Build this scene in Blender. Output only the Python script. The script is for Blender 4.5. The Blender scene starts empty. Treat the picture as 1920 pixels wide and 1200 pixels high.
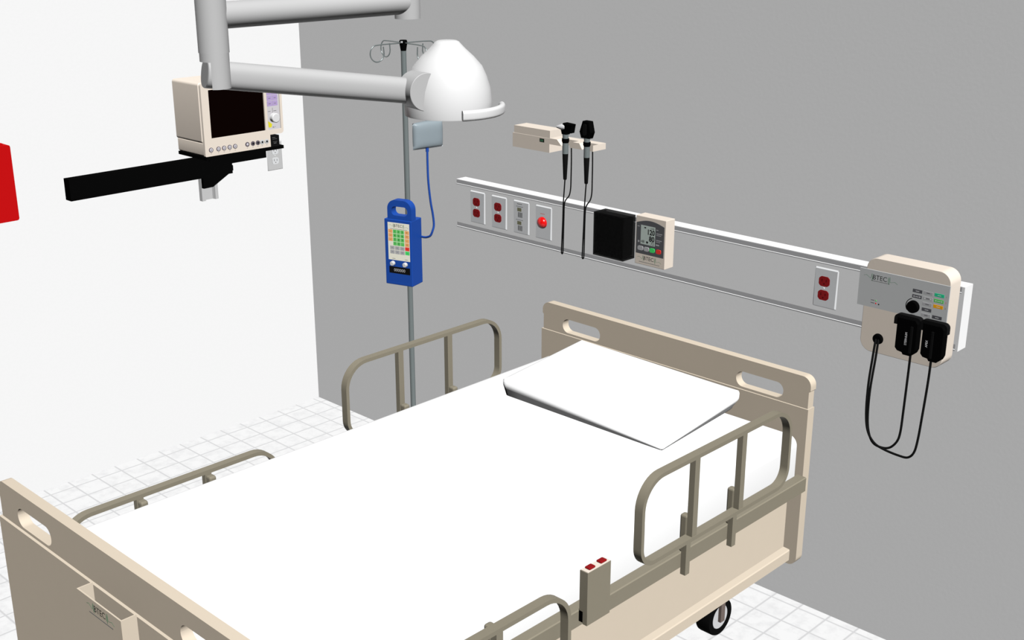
import bpy, bmesh, math, random
from math import sin, cos, pi, radians, sqrt
from mathutils import Vector, Matrix

# ------------------------------------------------------------------ camera, light, exposure
C = bpy.context.scene
COL = C.collection
cd = bpy.data.cameras.new('camera')
cam = bpy.data.objects.new('camera', cd)
COL.objects.link(cam)
cd.sensor_width = 36.0
cd.lens = 2309.2 / 1920 * 36
cd.clip_start = 0.05
cam.location = (4.304907, -3.171600, 2.158914)
cam.rotation_euler = (radians(90 - 18.6965), 0, radians(44.0205))
C.camera = cam

# one even key light from the right, high up, that throws no shadows, and a faint sky fill
kd_ = bpy.data.lights.new('key_sun', 'SUN')
kd_.energy = pi * 1.66
kd_.angle = radians(4)
kd_.use_shadow = False
ks = bpy.data.objects.new('key_sun', kd_); COL.objects.link(ks)
ks.location = (5.5, -3.5, 6)
ks.rotation_euler = Vector((.618, -.254, .744)).to_track_quat('Z', 'Y').to_euler()
w = bpy.data.worlds.new('daylight')
C.world = w
w.use_nodes = True
w.node_tree.nodes['Background'].inputs['Color'].default_value = (1, 1, 1, 1)
w.node_tree.nodes['Background'].inputs['Strength'].default_value = 0.012

C.view_settings.view_transform = 'Standard'
C.view_settings.look = 'None'
C.view_settings.exposure = 0.0
C.view_settings.gamma = 1.0
C.view_settings.use_curve_mapping = False
C.cycles.diffuse_bounces = 0
C.cycles.glossy_bounces = 1

# ------------------------------------------------------------------ materials
def lin(c):
    return tuple((v / 255 / 12.92 if v / 255 <= 0.04045 else ((v / 255 + 0.055) / 1.055) ** 2.4) for v in c)
def mat(name, col, rough=0.6, spec=0.25, metal=0.0, noise=0.03, nscale=60.0, bump=0.0, emit=None, alpha=None, trans=0.0):
    m = bpy.data.materials.new(name); m.use_nodes = True
    t = m.node_tree; b = t.nodes['Principled BSDF']
    b.inputs['Roughness'].default_value = rough
    b.inputs['Specular IOR Level'].default_value = spec
    b.inputs['Metallic'].default_value = metal
    g = t.nodes.new('ShaderNodeNewGeometry')
    nz = t.nodes.new('ShaderNodeTexNoise'); nz.inputs['Scale'].default_value = nscale; nz.inputs['Detail'].default_value = 3
    t.links.new(g.outputs['Position'], nz.inputs['Vector'])
    mx = t.nodes.new('ShaderNodeMix'); mx.data_type = 'RGBA'
    t.links.new(nz.outputs['Fac'], mx.inputs[0])
    mx.inputs[6].default_value = tuple(max(0, v * (1 - noise)) for v in col) + (1,)
    mx.inputs[7].default_value = tuple(min(1, v * (1 + noise)) for v in col) + (1,)
    t.links.new(mx.outputs[2], b.inputs['Base Color'])
    if bump:
        bp = t.nodes.new('ShaderNodeBump'); bp.inputs['Strength'].default_value = bump; bp.inputs['Distance'].default_value = 0.002
        t.links.new(nz.outputs['Fac'], bp.inputs['Height']); t.links.new(bp.outputs[0], b.inputs['Normal'])
    if trans: b.inputs['Transmission Weight'].default_value = trans
    if alpha is not None: b.inputs['Alpha'].default_value = alpha
    return m
M = {}
M['wall'] = mat('wall_paint', (.90, .90, .90), .9, .05, noise=.012, nscale=90, bump=.05)
M['beige'] = mat('beige_laminate', (.655, .565, .45), .7, .12, noise=.012, nscale=25)
M['cream'] = mat('cream_plastic', (.79, .70, .605), .55, .2, noise=.01)
M['rail'] = mat('taupe_painted_metal', (.245, .22, .165), .6, .2, noise=.02)
M['sheet'] = mat('white_sheet', (.97, .97, .97), .9, .05, noise=.005, nscale=200)
M['white'] = mat('white_enamel', (.72, .72, .72), .35, .3, noise=.006)
M['armgrey'] = mat('light_grey_enamel', (.47, .47, .47), .45, .3, noise=.006)
M['joint'] = mat('joint_grey', (.37, .37, .37), .6, .2, noise=.01)
M['alu'] = mat('painted_rail', (.90, .90, .90), .8, .05, noise=.01)
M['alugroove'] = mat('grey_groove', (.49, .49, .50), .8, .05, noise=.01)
M['plate'] = mat('steel_cover_plate', (.70, .71, .72), .45, .35, noise=.01)
M['wplate'] = mat('grey_white_plate', (.53, .53, .53), .5, .3, noise=.01)
M['redsock'] = mat('dark_red_socket', (.26, .004, .006), .5, .2)
M['redslot'] = mat('socket_slot', (.08, .002, .003), .7, .1)
M['redball'] = mat('glossy_red', (.75, .005, .005), .25, .5)
M['redbox'] = mat('red_plastic', (.55, .0045, .0055), .8, .05, noise=.01)
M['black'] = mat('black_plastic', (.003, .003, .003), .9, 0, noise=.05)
M['black2'] = mat('black_satin', (.007, .007, .007), .8, .03, noise=.05)
M['rubber'] = mat('black_rubber', (.004, .004, .004), .9, .02)
M['hubgrey'] = mat('wheel_hub', (.60, .60, .61), .5, .3)
M['brown'] = mat('brown_fork', (.15, .115, .10), .6, .2)
M['steel'] = mat('pole_steel', (.165, .19, .19), .5, .3, noise=.02)
M['hook'] = mat('hook_steel', (.22, .25, .25), .35, .5, metal=.6, noise=.02)
M['blue'] = mat('blue_plastic', (.010, .066, .36), .55, .2, noise=.01)
M['tube'] = mat('blue_tube', (.015, .07, .36), .4, .3)
M['bag'] = mat('saline_bag', (.27, .32, .35), .4, .3, noise=.02, alpha=.93)
M['screen'] = mat('dark_screen', (.0035, .0012, .0009), .9, 0)
M['lav'] = mat('grey_panel', (.62, .60, .62), .6, .2)
M['purple'] = mat('purple_key', (.46, .35, .62), .6, .2)
M['yellow'] = mat('yellow_label', (.75, .68, .03), .6, .2)
M['ring'] = mat('connector_ring', (.12, .10, .12), .5, .3)
M['conn'] = mat('connector_face', (.62, .60, .64), .5, .3)
M['ink'] = mat('black_print', (.01, .01, .01), .8, .05)
M['inkgreen'] = mat('green_print', (.08, .22, .12), .8, .05)
M['inkgrey'] = mat('grey_print', (.16, .16, .16), .8, .05)
M['inkred'] = mat('red_print', (.75, .03, .02), .8, .05)
M['inkwhite'] = mat('white_print', (.75, .75, .75), .8, .05)
M['metalpanel'] = mat('brushed_panel', (.56, .57, .57), .6, .2, noise=.01)
M['lcd'] = mat('lcd_glass', (.52, .60, .55), .5, .2)
M['lcdolive'] = mat('lcd_olive', (.20, .20, .12), .5, .2)
M['dark'] = mat('dark_fascia', (.10, .102, .108), .6, .1)
M['keydark'] = mat('dark_key', (.09, .09, .10), .6, .2)
M['keygrey'] = mat('grey_key', (.46, .46, .47), .6, .2)
M['keygreen'] = mat('green_key', (.08, .75, .17), .6, .1)
M['keyteal'] = mat('teal_key', (.03, .60, .30), .6, .1)
M['keylime'] = mat('lime_key', (.13, .62, .14), .6, .1)
M['keyorange'] = mat('orange_key', (.95, .46, .18), .6, .1)
M['orange2'] = mat('strong_orange_key', (.98, .44, .012), .6, .1)
M['keyred'] = mat('red_key', (.90, .05, .04), .6, .1)
M['paper'] = mat('keypad_sheet', (.92, .90, .76), .7, .1)
M['knob'] = mat('silver_knob', (.62, .62, .63), .35, .5)
M['smoke'] = mat('smoked_acrylic', (.004, .004, .004), .7, .03, alpha=.82)
M['lens'] = mat('frosted_lens', (.30, .30, .30), .5, .3)

def floor_mat():
    m = bpy.data.materials.new('glazed_floor_tile'); m.use_nodes = True
    t = m.node_tree; b = t.nodes['Principled BSDF']
    b.inputs['Roughness'].default_value = .75; b.inputs['Specular IOR Level'].default_value = .1
    g = t.nodes.new('ShaderNodeNewGeometry'); s = t.nodes.new('ShaderNodeSeparateXYZ')
    t.links.new(g.outputs['Position'], s.inputs[0])
    def mth(op, a, b2=None, c3=None):
        n = t.nodes.new('ShaderNodeMath'); n.operation = op
        for i, v in enumerate((a, b2, c3)):
            if v is None: continue
            if isinstance(v, (int, float)): n.inputs[i].default_value = v
            else: t.links.new(v, n.inputs[i])
        return n.outputs[0]
    def dist(o, off):   # distance in tiles to the nearest grout line, and the tile number
        u = mth('ADD', mth('MULTIPLY', o, 10.0), off)
        f = mth('FRACT', u)
        return mth('SUBTRACT', .5, mth('ABSOLUTE', mth('SUBTRACT', f, .5))), mth('FLOOR', u)
    dx, ix = dist(s.outputs['X'], .445 + 50)
    dy, iy = dist(s.outputs['Y'], .309 + 50)
    d = mth('MINIMUM', dx, dy)
    grout = t.nodes.new('ShaderNodeMapRange'); grout.interpolation_type = 'SMOOTHSTEP'
    grout.inputs['From Min'].default_value = .012; grout.inputs['From Max'].default_value = .05
    t.links.new(d, grout.inputs['Value'])
    cx = t.nodes.new('ShaderNodeCombineXYZ'); t.links.new(ix, cx.inputs[0]); t.links.new(iy, cx.inputs[1])
    wn = t.nodes.new('ShaderNodeTexWhiteNoise'); wn.noise_dimensions = '3D'; t.links.new(cx.outputs[0], wn.inputs['Vector'])
    va = t.nodes.new('ShaderNodeVectorMath'); va.operation = 'MULTIPLY_ADD'
    t.links.new(wn.outputs['Color'], va.inputs[0]); va.inputs[1].default_value = (3, 3, 3); t.links.new(g.outputs['Position'], va.inputs[2])
    nz = t.nodes.new('ShaderNodeTexNoise'); nz.inputs['Scale'].default_value = 22; nz.inputs['Detail'].default_value = 6; nz.inputs['Roughness'].default_value = .65
    t.links.new(va.outputs[0], nz.inputs['Vector'])
    r = t.nodes.new('ShaderNodeValToRGB'); t.links.new(nz.outputs['Fac'], r.inputs[0])
    r.color_ramp.elements[0].position = .25; r.color_ramp.elements[0].color = (.66, .66, .665, 1)
    r.color_ramp.elements[1].position = .55; r.color_ramp.elements[1].color = (.77, .77, .77, 1)
    mx = t.nodes.new('ShaderNodeMix'); mx.data_type = 'RGBA'
    t.links.new(grout.outputs[0], mx.inputs[0]); mx.inputs[6].default_value = (.57, .57, .575, 1); t.links.new(r.outputs[0], mx.inputs[7])
    t.links.new(mx.outputs[2], b.inputs['Base Color'])
    return m
M['floor'] = floor_mat()

# ------------------------------------------------------------------ helpers (all measures in centimetres)
ORG = {}
def thing(name, label, cat, loc, group=None):
    o = bpy.data.objects.new(name, None); COL.objects.link(o)
    o.empty_display_size = .05
    o.location = Vector(loc) * .01
    ORG[o] = Vector(loc) * .01
    o['label'] = label; o['category'] = cat
    if group: o['group'] = group
    return o
def tag(o, label, cat, group=None):
    o['label'] = label; o['category'] = cat
    if group: o['group'] = group
    return o
def link(name, me, m, parent=None, loc=None, smooth=32, label=None, flat=False):
    """me: mesh in world centimetres"""
    me.transform(Matrix.Scale(.01, 4))
    bm = bmesh.new(); bm.from_mesh(me); bmesh.ops.remove_doubles(bm, verts=bm.verts, dist=1e-6)
    bmesh.ops.recalc_face_normals(bm, faces=bm.faces); bm.to_mesh(me); bm.free()
    o = bpy.data.objects.new(name, me); COL.objects.link(o)
    if parent is not None:
        org = ORG[parent]; o.parent = parent
    else:
        if loc is None:
            vs = [v.co for v in me.vertices]
            org = Vector(((min(v.x for v in vs) + max(v.x for v in vs)) / 2, (min(v.y for v in vs) + max(v.y for v in vs)) / 2, min(v.z for v in vs)))
        else: org = Vector(loc) * .01
        o.location = org
    me.transform(Matrix.Translation(-org))
    ORG[o] = org
    me.materials.clear(); me.materials.append(M[m])
    for p in me.polygons: p.use_smooth = not flat; p.material_index = 0
    if not flat: me.set_sharp_from_angle(angle=radians(smooth))
    if label: o['label'] = label
    return o
def bm2(bm, name='m'):
    me = bpy.data.meshes.new(name); bm.to_mesh(me); bm.free(); return me
def addbox(bm, x0, x1, y0, y1, z0, z1, bev=0, seg=2):
    r = bmesh.ops.create_cube(bm, size=1)
    for v in r['verts']:
        v.co = Vector((x0 + (v.co.x + .5) * (x1 - x0), y0 + (v.co.y + .5) * (y1 - y0), z0 + (v.co.z + .5) * (z1 - z0)))
    if bev:
        es = {e for v in r['verts'] for e in v.link_edges}
        bmesh.ops.bevel(bm, geom=list(es), offset=bev, segments=seg, profile=.5, affect='EDGES', clamp_overlap=True)
def box(name, x0, x1, y0, y1, z0, z1, m, parent=None, bev=0, seg=2, label=None):
    bm = bmesh.new(); addbox(bm, x0, x1, y0, y1, z0, z1, bev, seg)
    return link(name, bm2(bm), m, parent, label=label, flat=True)
def boxes(name, lst, m, parent=None, bev=0, label=None):
    bm = bmesh.new()
    for b in lst: addbox(bm, *b, bev)
    return link(name, bm2(bm), m, parent, label=label, flat=True)
def rrect(u0, u1, v0, v1, r, n=8):
    """rounded rectangle; r is one radius or (bottom-left, bottom-right, top-right, top-left)"""
    if not isinstance(r, (tuple, list)): r = (r,) * 4
    pts = []
    for (cu, cv, a0, rr) in ((u0, v0, 180, r[0]), (u1, v0, 270, r[1]), (u1, v1, 0, r[2]), (u0, v1, 90, r[3])):
        if rr <= 0: pts.append((cu, cv)); continue
        ccu = cu + rr * (1 if cu == u0 else -1); ccv = cv + rr * (1 if cv == v0 else -1)
        for i in range(n + 1):
            a = radians(a0 + 90 * i / n); pts.append((ccu + rr * cos(a), ccv + rr * sin(a)))
    return pts
def circ(cu, cv, r, n=32): return [(cu + r * cos(2 * pi * i / n), cv + r * sin(2 * pi * i / n)) for i in range(n)]
AX = {'xz': lambda u, v, n: (u, n, v), 'yz': lambda u, v, n: (n, u, v), 'xy': lambda u, v, n: (u, v, n)}
def plate_mesh(loops, plane, a0, a1, bev=0):
    cu = bpy.data.curves.new('c', 'CURVE'); cu.dimensions = '2D'; cu.fill_mode = 'BOTH'
    for lp in loops:
        s = cu.splines.new('POLY'); s.points.add(len(lp) - 1)
        for p, q in zip(s.points, lp): p.co = (q[0], q[1], 0, 1)
        s.use_cyclic_u = True
    h = abs(a1 - a0) / 2
    cu.extrude = max(h - bev, 0)
    if bev: cu.bevel_depth = bev; cu.bevel_resolution = 0; cu.offset = -bev
    o = bpy.data.objects.new('t', cu); COL.objects.link(o)
    dg = bpy.context.evaluated_depsgraph_get()
    me = bpy.data.meshes.new_from_object(o.evaluated_get(dg))
    bpy.data.objects.remove(o); bpy.data.curves.remove(cu)
    mid = (a0 + a1) / 2; f = AX[plane]
    for v in me.vertices: v.co = Vector(f(v.co.x, v.co.y, v.co.z + mid))
    return me
def plate(name, loops, plane, a0, a1, m, parent=None, bev=0, label=None, smooth=22):
    return link(name, plate_mesh(loops, plane, a0, a1, bev), m, parent, label=label, smooth=smooth)
def tube_mesh(pts, r, res=5, smooth_it=True, cyclic=False, n=8):
    P = [Vector(p) for p in pts]
    if smooth_it and len(P) > 2:
        Q = []
        for i in range(len(P) - 1):
            p0 = P[i - 1] if i else P[0] * 2 - P[1]; p1 = P[i]; p2 = P[i + 1]; p3 = P[i + 2] if i + 2 < len(P) else P[-1] * 2 - P[-2]
            for k in range(n):
                t = k / n
                Q.append(.5 * ((2 * p1) + (p2 - p0) * t + (2 * p0 - 5 * p1 + 4 * p2 - p3) * t * t + (3 * p1 - p0 - 3 * p2 + p3) * t ** 3))
        Q.append(P[-1]); P = Q
    cu = bpy.data.curves.new('c', 'CURVE'); cu.dimensions = '3D'
    s = cu.splines.new('POLY'); s.points.add(len(P) - 1)
    for p, q in zip(s.points, P): p.co = (q[0], q[1], q[2], 1)
    s.use_cyclic_u = cyclic
    cu.bevel_depth = r; cu.bevel_resolution = res; cu.use_fill_caps = True
    o = bpy.data.objects.new('t', cu); COL.objects.link(o)
    dg = bpy.context.evaluated_depsgraph_get()
    me = bpy.data.meshes.new_from_object(o.evaluated_get(dg))
    bpy.data.objects.remove(o); bpy.data.curves.remove(cu)
    return me
def tube(name, pts, r, m, parent=None, smooth_it=True, label=None, n=8):
    return link(name, tube_mesh(pts, r, smooth_it=smooth_it, n=n), m, parent, label=label, smooth=50)
def lathe_mesh(prof, center, axis=(0, 0, 1), n=48):
    """prof: list of (radius, height along the axis)"""
    bm = bmesh.new(); rings = []
    for r, h in prof:
        if r < 1e-6: rings.append([bm.verts.new((0, 0, h))])
        else: rings.append([bm.verts.new((r * cos(2 * pi * i / n), r * sin(2 * pi * i / n), h)) for i in range(n)])
    for a, b in zip(rings, rings[1:]):
        for i in range(n):
            j = (i + 1) % n
            if len(a) == 1 and len(b) == 1: continue
            if len(a) == 1: bm.faces.new((a[0], b[i], b[j]))
            elif len(b) == 1: bm.faces.new((a[i], a[j], b[0]))
            else: bm.faces.new((a[i], a[j], b[j], b[i]))
    for rg in (rings[0], rings[-1]):
        if len(rg) > 1: bm.faces.new(rg)
    q = Vector((0, 0, 1)).rotation_difference(Vector(axis).normalized()).to_matrix().to_4x4()
    bm.transform(Matrix.Translation(Vector(center)) @ q)
    return bm2(bm)
def lathe(name, prof, center, m, parent=None, axis=(0, 0, 1), n=48, label=None, smooth=32):
    return link(name, lathe_mesh(prof, center, axis, n), m, parent, label=label, smooth=smooth)
def bar_mesh(A, B, loop, up=(0, 0, 1)):
    """sweep a 2D section (side, up) from A to B"""
    A = Vector(A); B = Vector(B); d = (B - A).normalized(); s = d.cross(Vector(up)).normalized(); u = s.cross(d)
    bm = bmesh.new()
    ra = [bm.verts.new(A + s * p[0] + u * p[1]) for p in loop]; rb = [bm.verts.new(B + s * p[0] + u * p[1]) for p in loop]
    n = len(loop)
    for i in range(n): bm.faces.new((ra[i], ra[(i + 1) % n], rb[(i + 1) % n], rb[i]))
    bm.faces.new(ra); bm.faces.new(rb[::-1])
    return bm2(bm)
def text(name, s, at, size, m, parent, facing='-y', sx=1.0, align='CENTER', th=.03, rot=0, bold=0):
    """lettering standing th proud of the surface point `at`, size = cap height in cm"""
    cu = bpy.data.curves.new('f', 'FONT'); cu.body = s; cu.size = size / .70; cu.align_x = align; cu.align_y = 'CENTER'
    cu.extrude = th / 2; cu.resolution_u = 3; cu.offset = bold
    o = bpy.data.objects.new('t', cu); COL.objects.link(o)
    dg = bpy.context.evaluated_depsgraph_get()
    me = bpy.data.meshes.new_from_object(o.evaluated_get(dg))
    bpy.data.objects.remove(o); bpy.data.curves.remove(cu)
    R = {'-y': Matrix.Rotation(pi / 2, 4, 'X'), '+x': Matrix.Rotation(pi / 2, 4, 'Z') @ Matrix.Rotation(pi / 2, 4, 'X')}[facing] if isinstance(facing, str) else facing
    me.transform(Matrix.Translation(Vector(at)) @ R @ Matrix.Rotation(radians(rot), 4, 'Z') @ Matrix.Diagonal((sx, 1, 1, 1)))
    return link(name, me, m, parent)
def fitted(name, s, at, wd, ht, m, parent, R):
    cu = bpy.data.curves.new('f', 'FONT'); cu.body = s; cu.extrude = .01; cu.resolution_u = 3
    o = bpy.data.objects.new('t', cu); COL.objects.link(o)
    me = bpy.data.meshes.new_from_object(o.evaluated_get(bpy.context.evaluated_depsgraph_get()))
    bpy.data.objects.remove(o); bpy.data.curves.remove(cu)
    xs = [v.co.x for v in me.vertices]; ys = [v.co.y for v in me.vertices]
    for v in me.vertices:
        v.co.x = (v.co.x - min(xs)) / (max(xs) - min(xs)) * wd - wd / 2; v.co.y = (v.co.y - min(ys)) / (max(ys) - min(ys)) * ht - ht / 2
    me.transform(Matrix.Translation(Vector(at)) @ R)
    return link(name, me, m, parent)
def strip_mesh(pts, wd, th=.03):
    """flat polyline ribbon in local XY"""
    bm = bmesh.new()
    for a, b in zip(pts, pts[1:]):
        a = Vector((a[0], a[1], 0)); b = Vector((b[0], b[1], 0)); d = (b - a).normalized(); s = Vector((-d.y, d.x, 0)) * wd / 2
        a = a - d * wd / 2; b = b + d * wd / 2
        vs = []
        for z in (-th / 2, th / 2):
            vs += [bm.verts.new(p + Vector((0, 0, z))) for p in (a + s, b + s, b - s, a - s)]
        for f in ((0, 1, 2, 3), (7, 6, 5, 4), (0, 4, 5, 1), (1, 5, 6, 2), (2, 6, 7, 3), (3, 7, 4, 0)):
            bm.faces.new([vs[i] for i in f])
    return bm2(bm)
FY = Matrix.Rotation(pi / 2, 4, 'X')
def emblem(at, W, parent, R=FY, green='inkgreen', grey='inkgrey', small=True, wide=False):
    """BTEC lettering with a heartbeat line either side and a small line of print below; W = full width in cm"""
    k = W / 10.0
    T = Matrix.Translation(Vector(at)) @ R
    off = R @ Vector((0, 0, 1)) * .02
    fitted('brand_lettering', 'BTEC', Vector(at) + R @ Vector((-.2 * k, .12 * k, 0)) + off, 4.15 * k, 1.3 * k, 'ink', parent, R)
    for side in (-1, 1):
        if side < 0: p = [(-5, .15), (-4.2, .4), (-3.4, -.1), (-3.0, -.35), (-2.85, -.2), (-2.62, 1.0), (-2.4, -1.0), (-2.2, .9), (-2.1, .1)]
        else: p = [(2.15, -.6), (2.3, .9), (2.5, -1.1), (2.7, 1.0), (2.85, -.45), (3.3, -.35), (4.2, -.1), (4.6, -.35), (5, -.6)]
        me = strip_mesh([(a * k, b * k) for a, b in p], .075 * k, .03); me.transform(Matrix.Translation(off * .6) @ T)
        link('heartbeat_line', me, green, parent)
    if small:
        bm = bmesh.new(); x = -(4.3 if wide else 2.7) * k; end = -x; random.seed(5)
        while x < end:
            wd = random.uniform(.12, .3) * k
            addbox(bm, x, x + wd, -(1.5 if wide else 1.02) * k, -(1.3 if wide else .84) * k, -.01, .02); x += wd + .07 * k
        me = bm2(bm); me.transform(T); link('small_print', me, grey, parent)
def copy_tree(root, delta=(0, 0, 0), parent=None):
    c = root.copy(); COL.objects.link(c)
    if parent is not None: c.parent = parent
    c.location = root.location + Vector(delta) * .01
    for ch in root.children:
        copy_tree(ch, (0, 0, 0), c)
    return c
def struct(o): o['kind'] = 'structure'; return o

# ------------------------------------------------------------------ the room
struct(box('floor', -12, 620, -560, 12, -12, 0, 'floor'))
struct(box('wall_back', 0, 620, 0, 12, 0, 330, 'wall'))
struct(box('wall_left', -12, 0, -560, 12, 0, 330, 'wall'))

# ------------------------------------------------------------------ bed
bed = thing('hospital_bed', 'beige hospital bed with four taupe side guards standing against the grey wall', 'bed', (203.2, -109, 0))
XM = 406.4
def board(name, yf, yb, ylow):
    lower = plate(name, [rrect(148.9, 257.5, 19.0, 72.1, (3, 3, 0, 0))], 'xz', ylow, yb, 'beige', bed)
    top = [(149.4, 72.1), (257.0, 72.1), (257.0, 77.4), (257.5, 77.9)] + rrect(148.9, 257.5, 74, 82.1, (0, 0, 3, 3))[2:] + [(148.9, 77.9), (149.4, 77.4)]
    plate('top_panel', [top, rrect(158.5, 175.6, 72.9, 77.9, 2.49), rrect(231.2, 248.3, 72.9, 77.9, 2.49)], 'xz', yf, yb, 'beige', lower)
    return lower
hb = board('headboard', -10.0, -7.0, -10.5)
fb = board('footboard', -208.0, -205.3, -208.7)
# chart holder on the footboard
tray = boxes('chart_holder', [(195.5, 195.85, -212.4, -208.7, 46, 72.6), (214.3, 214.65, -212.4, -208.7, 46, 72.6),
                              (195.85, 214.3, -212.4, -212.05, 46, 72.6), (195.85, 214.3, -212.05, -208.7, 46, 46.4)], 'beige', bed)
emblem((205.6, -212.42, 70.6), 11.8, tray, wide=True)
# side panels, frame bars
for sgn in (1, -1):
    f = (lambda x: x) if sgn > 0 else (lambda x: XM - x)
    def bx(name, x0, x1, y0, y1, z0, z1, m, p=bed, bev=0):
        a, b = sorted((f(x0), f(x1))); return box(name, a, b, y0, y1, z0, z1, m, p, bev)
    bx('side_panel', 250.8, 252.8, -205.3, -10.5, 22, 45.5, 'beige')
    A = [(252.8, 20.4), (255.1, 20.4), (255.1, 23.7), (254.9, 24.1), (252.8, 24.25)]
    bm = bmesh.new(); r0 = [bm.verts.new((f(x), -205.3, z)) for x, z in A]; r1 = [bm.verts.new((f(x), -10.5, z)) for x, z in A]
    for i in range(5): bm.faces.new((r0[i], r0[(i + 1) % 5], r1[(i + 1) % 5], r1[i]))
    bm.faces.new(r0); bm.faces.new(r1[::-1])
    link('lower_flange', bm2(bm), 'beige', bed, flat=True)
    for (y0, y1, dz) in ((-112.5, -11.6, 0), (-204.5, -112.5, .9)):
        S = [(256.3, 46.3 + dz), (259.4, 46.3 + dz), (259.4, 50.6 + dz), (259.15, 50.85 + dz), (256.3, 50.85 + dz)]
        bm = bmesh.new(); r0 = [bm.verts.new((f(x), y0, z)) for x, z in S]; r1 = [bm.verts.new((f(x), y1, z)) for x, z in S]
        for i in range(5): bm.faces.new((r0[i], r0[(i + 1) % 5], r1[(i + 1) % 5], r1[i]))
        bm.faces.new(r0); bm.faces.new(r1[::-1])
        link('frame_bar', bm2(bm), 'rail', bed, flat=True)
    def guard(dy, dz):
        y0, y1, z0, z1 = -97.0 + dy, -28.0 + dy, 55.5 + dz, 80.4 + dz
        a, b = sorted((f(260.4), f(262.9)))
        g = plate('side_guard', [rrect(y0, y1, z0, z1, (5.8, 5.8, 8.6, 8.6), 10), rrect(y0 + 1.15, y1 - 1.15, z0 + 1.15, z1 - 1.15, (4.7, 4.7, 7.5, 7.5), 10)], 'yz', a, b, 'rail', bed)
        for yb in (-74.9, -53.2):
            a, b = sorted((f(260.9), f(262.7)))
            box('guard_upright', a, b, yb + dy, yb + dy + 2.1, z0 + 1.0, z1 - 1.0, 'rail', g)
    guard(0, 0); guard(-95.3, -17.9)
    for yb in (-74.9, -53.2, -74.9 - 95.3 + 0, -53.2 - 95.3):
        a, b = sorted((f(258.5), f(260.9)))
        bm = bmesh.new()
        addbox(bm, a, b, yb, yb + 2.2, 51.0, 62.1 if sgn > 0 else 60.9, .5, 2)
        a, b = sorted((f(259.45), f(261.1))); addbox(bm, a, b, yb, yb + 1.9, 44.4, 56.5)
        link('guard_bracket', bm2(bm), 'rail', bed, flat=True)
# deck under the mattress and the undercarriage
box('mattress_deck', 153.4, 252.8, -205.2, -10.6, 44.5, 46.4, 'rail', bed)
boxes('undercarriage', [(170, 236, -190, -185, 27, 32), (170, 236, -35, -30, 27, 32), (176, 181, -190, -30, 27, 32), (225, 230, -190, -30, 27, 32),
                        (176, 180, -112, -108, 32, 44.5), (226, 230, -112, -108, 32, 44.5)], 'rail', bed)
# control box on the near frame bar
cb = box('control_box', 259.9, 262.4, -117.0, -108.3, 52.2, 63.3, 'rail', bed)
box('box_foot', 261.0, 262.4, -116.95, -108.3, 48.7, 52.2, 'rail', cb)
box('box_foot_shade', 259.45, 261.0, -116.6, -108.5, 48.8, 52.2, 'black', cb)  # black block paints in the shade on the foot's end face, same paint there
box('button_plate', 260.0, 262.3, -116.8, -108.5, 63.3, 63.42, 'cream', cb)
for yc in (-114.7, -110.4):
    box('rocker_button', 260.3, 262.0, yc - 1.15, yc + 1.15, 63.42, 64.0, 'redsock', cb, .25)
# casters
for (xo, s) in ((246.0, 1), (160.4, -1)):
    for yc in (-33.2, -184.8):
        xi = xo - 5.5 * s
        ca = lathe('caster_wheel', [(0, -2.75), (5.1, -2.75), (6.0, -2.2), (6.1, -1.6), (6.1, 2.4), (5.95, 2.75), (4.0, 2.75), (3.95, 2.55), (0, 2.55)], ((xo + xi) / 2, yc, 6.1), 'rubber', bed, axis=(s, 0, 0))
        lathe('wheel_hub', [(0, 0), (3.95, 0), (3.8, .12), (0, .12)], (xo - .22 * s, yc, 6.1), 'hubgrey', ca, axis=(s, 0, 0))
        a, b = sorted((xo - .1 * s, xo + .9 * s)); a2, b2 = sorted((xi - .3 * s, xi - 1.2 * s)); a3, b3 = sorted((xi - 1.2 * s, xo + .9 * s))
        boxes('caster_fork', [(a, b, yc - 1.1, yc + 1.0, 4.9, 15), (a2, b2, yc - 1.1, yc + 1.0, 4.9, 15), (a3, b3, yc - 1.1, yc + 1.0, 15, 16), ((xo + xi) / 2 - 1, (xo + xi) / 2 + 1, yc - 1, yc + 1, 16, 28)], 'brown', ca)

# mattress: one profile swept head to foot with soft ends
bm = bmesh.new()
addbox(bm, 151.2, 255.2, -204.8, -11.0, 46.4, 62.95)
for es_sel, off in ((lambda e: abs(e.verts[0].co.y - e.verts[1].co.y) > 10, 3.3),):
    bmesh.ops.bevel(bm, geom=[e for e in bm.edges if es_sel(e)], offset=off, segments=7, profile=.5, affect='EDGES')
es = [e for e in bm.edges if abs(e.verts[0].co.y - e.verts[1].co.y) < .01]
bmesh.ops.bevel(bm, geom=es, offset=.5, segments=2, profile=.5, affect='EDGES')
mt = link('mattress', bm2(bm), 'sheet', smooth=60)
tag(mt, 'thick mattress in a plain white sheet lying on the beige bed', 'mattress')

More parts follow.
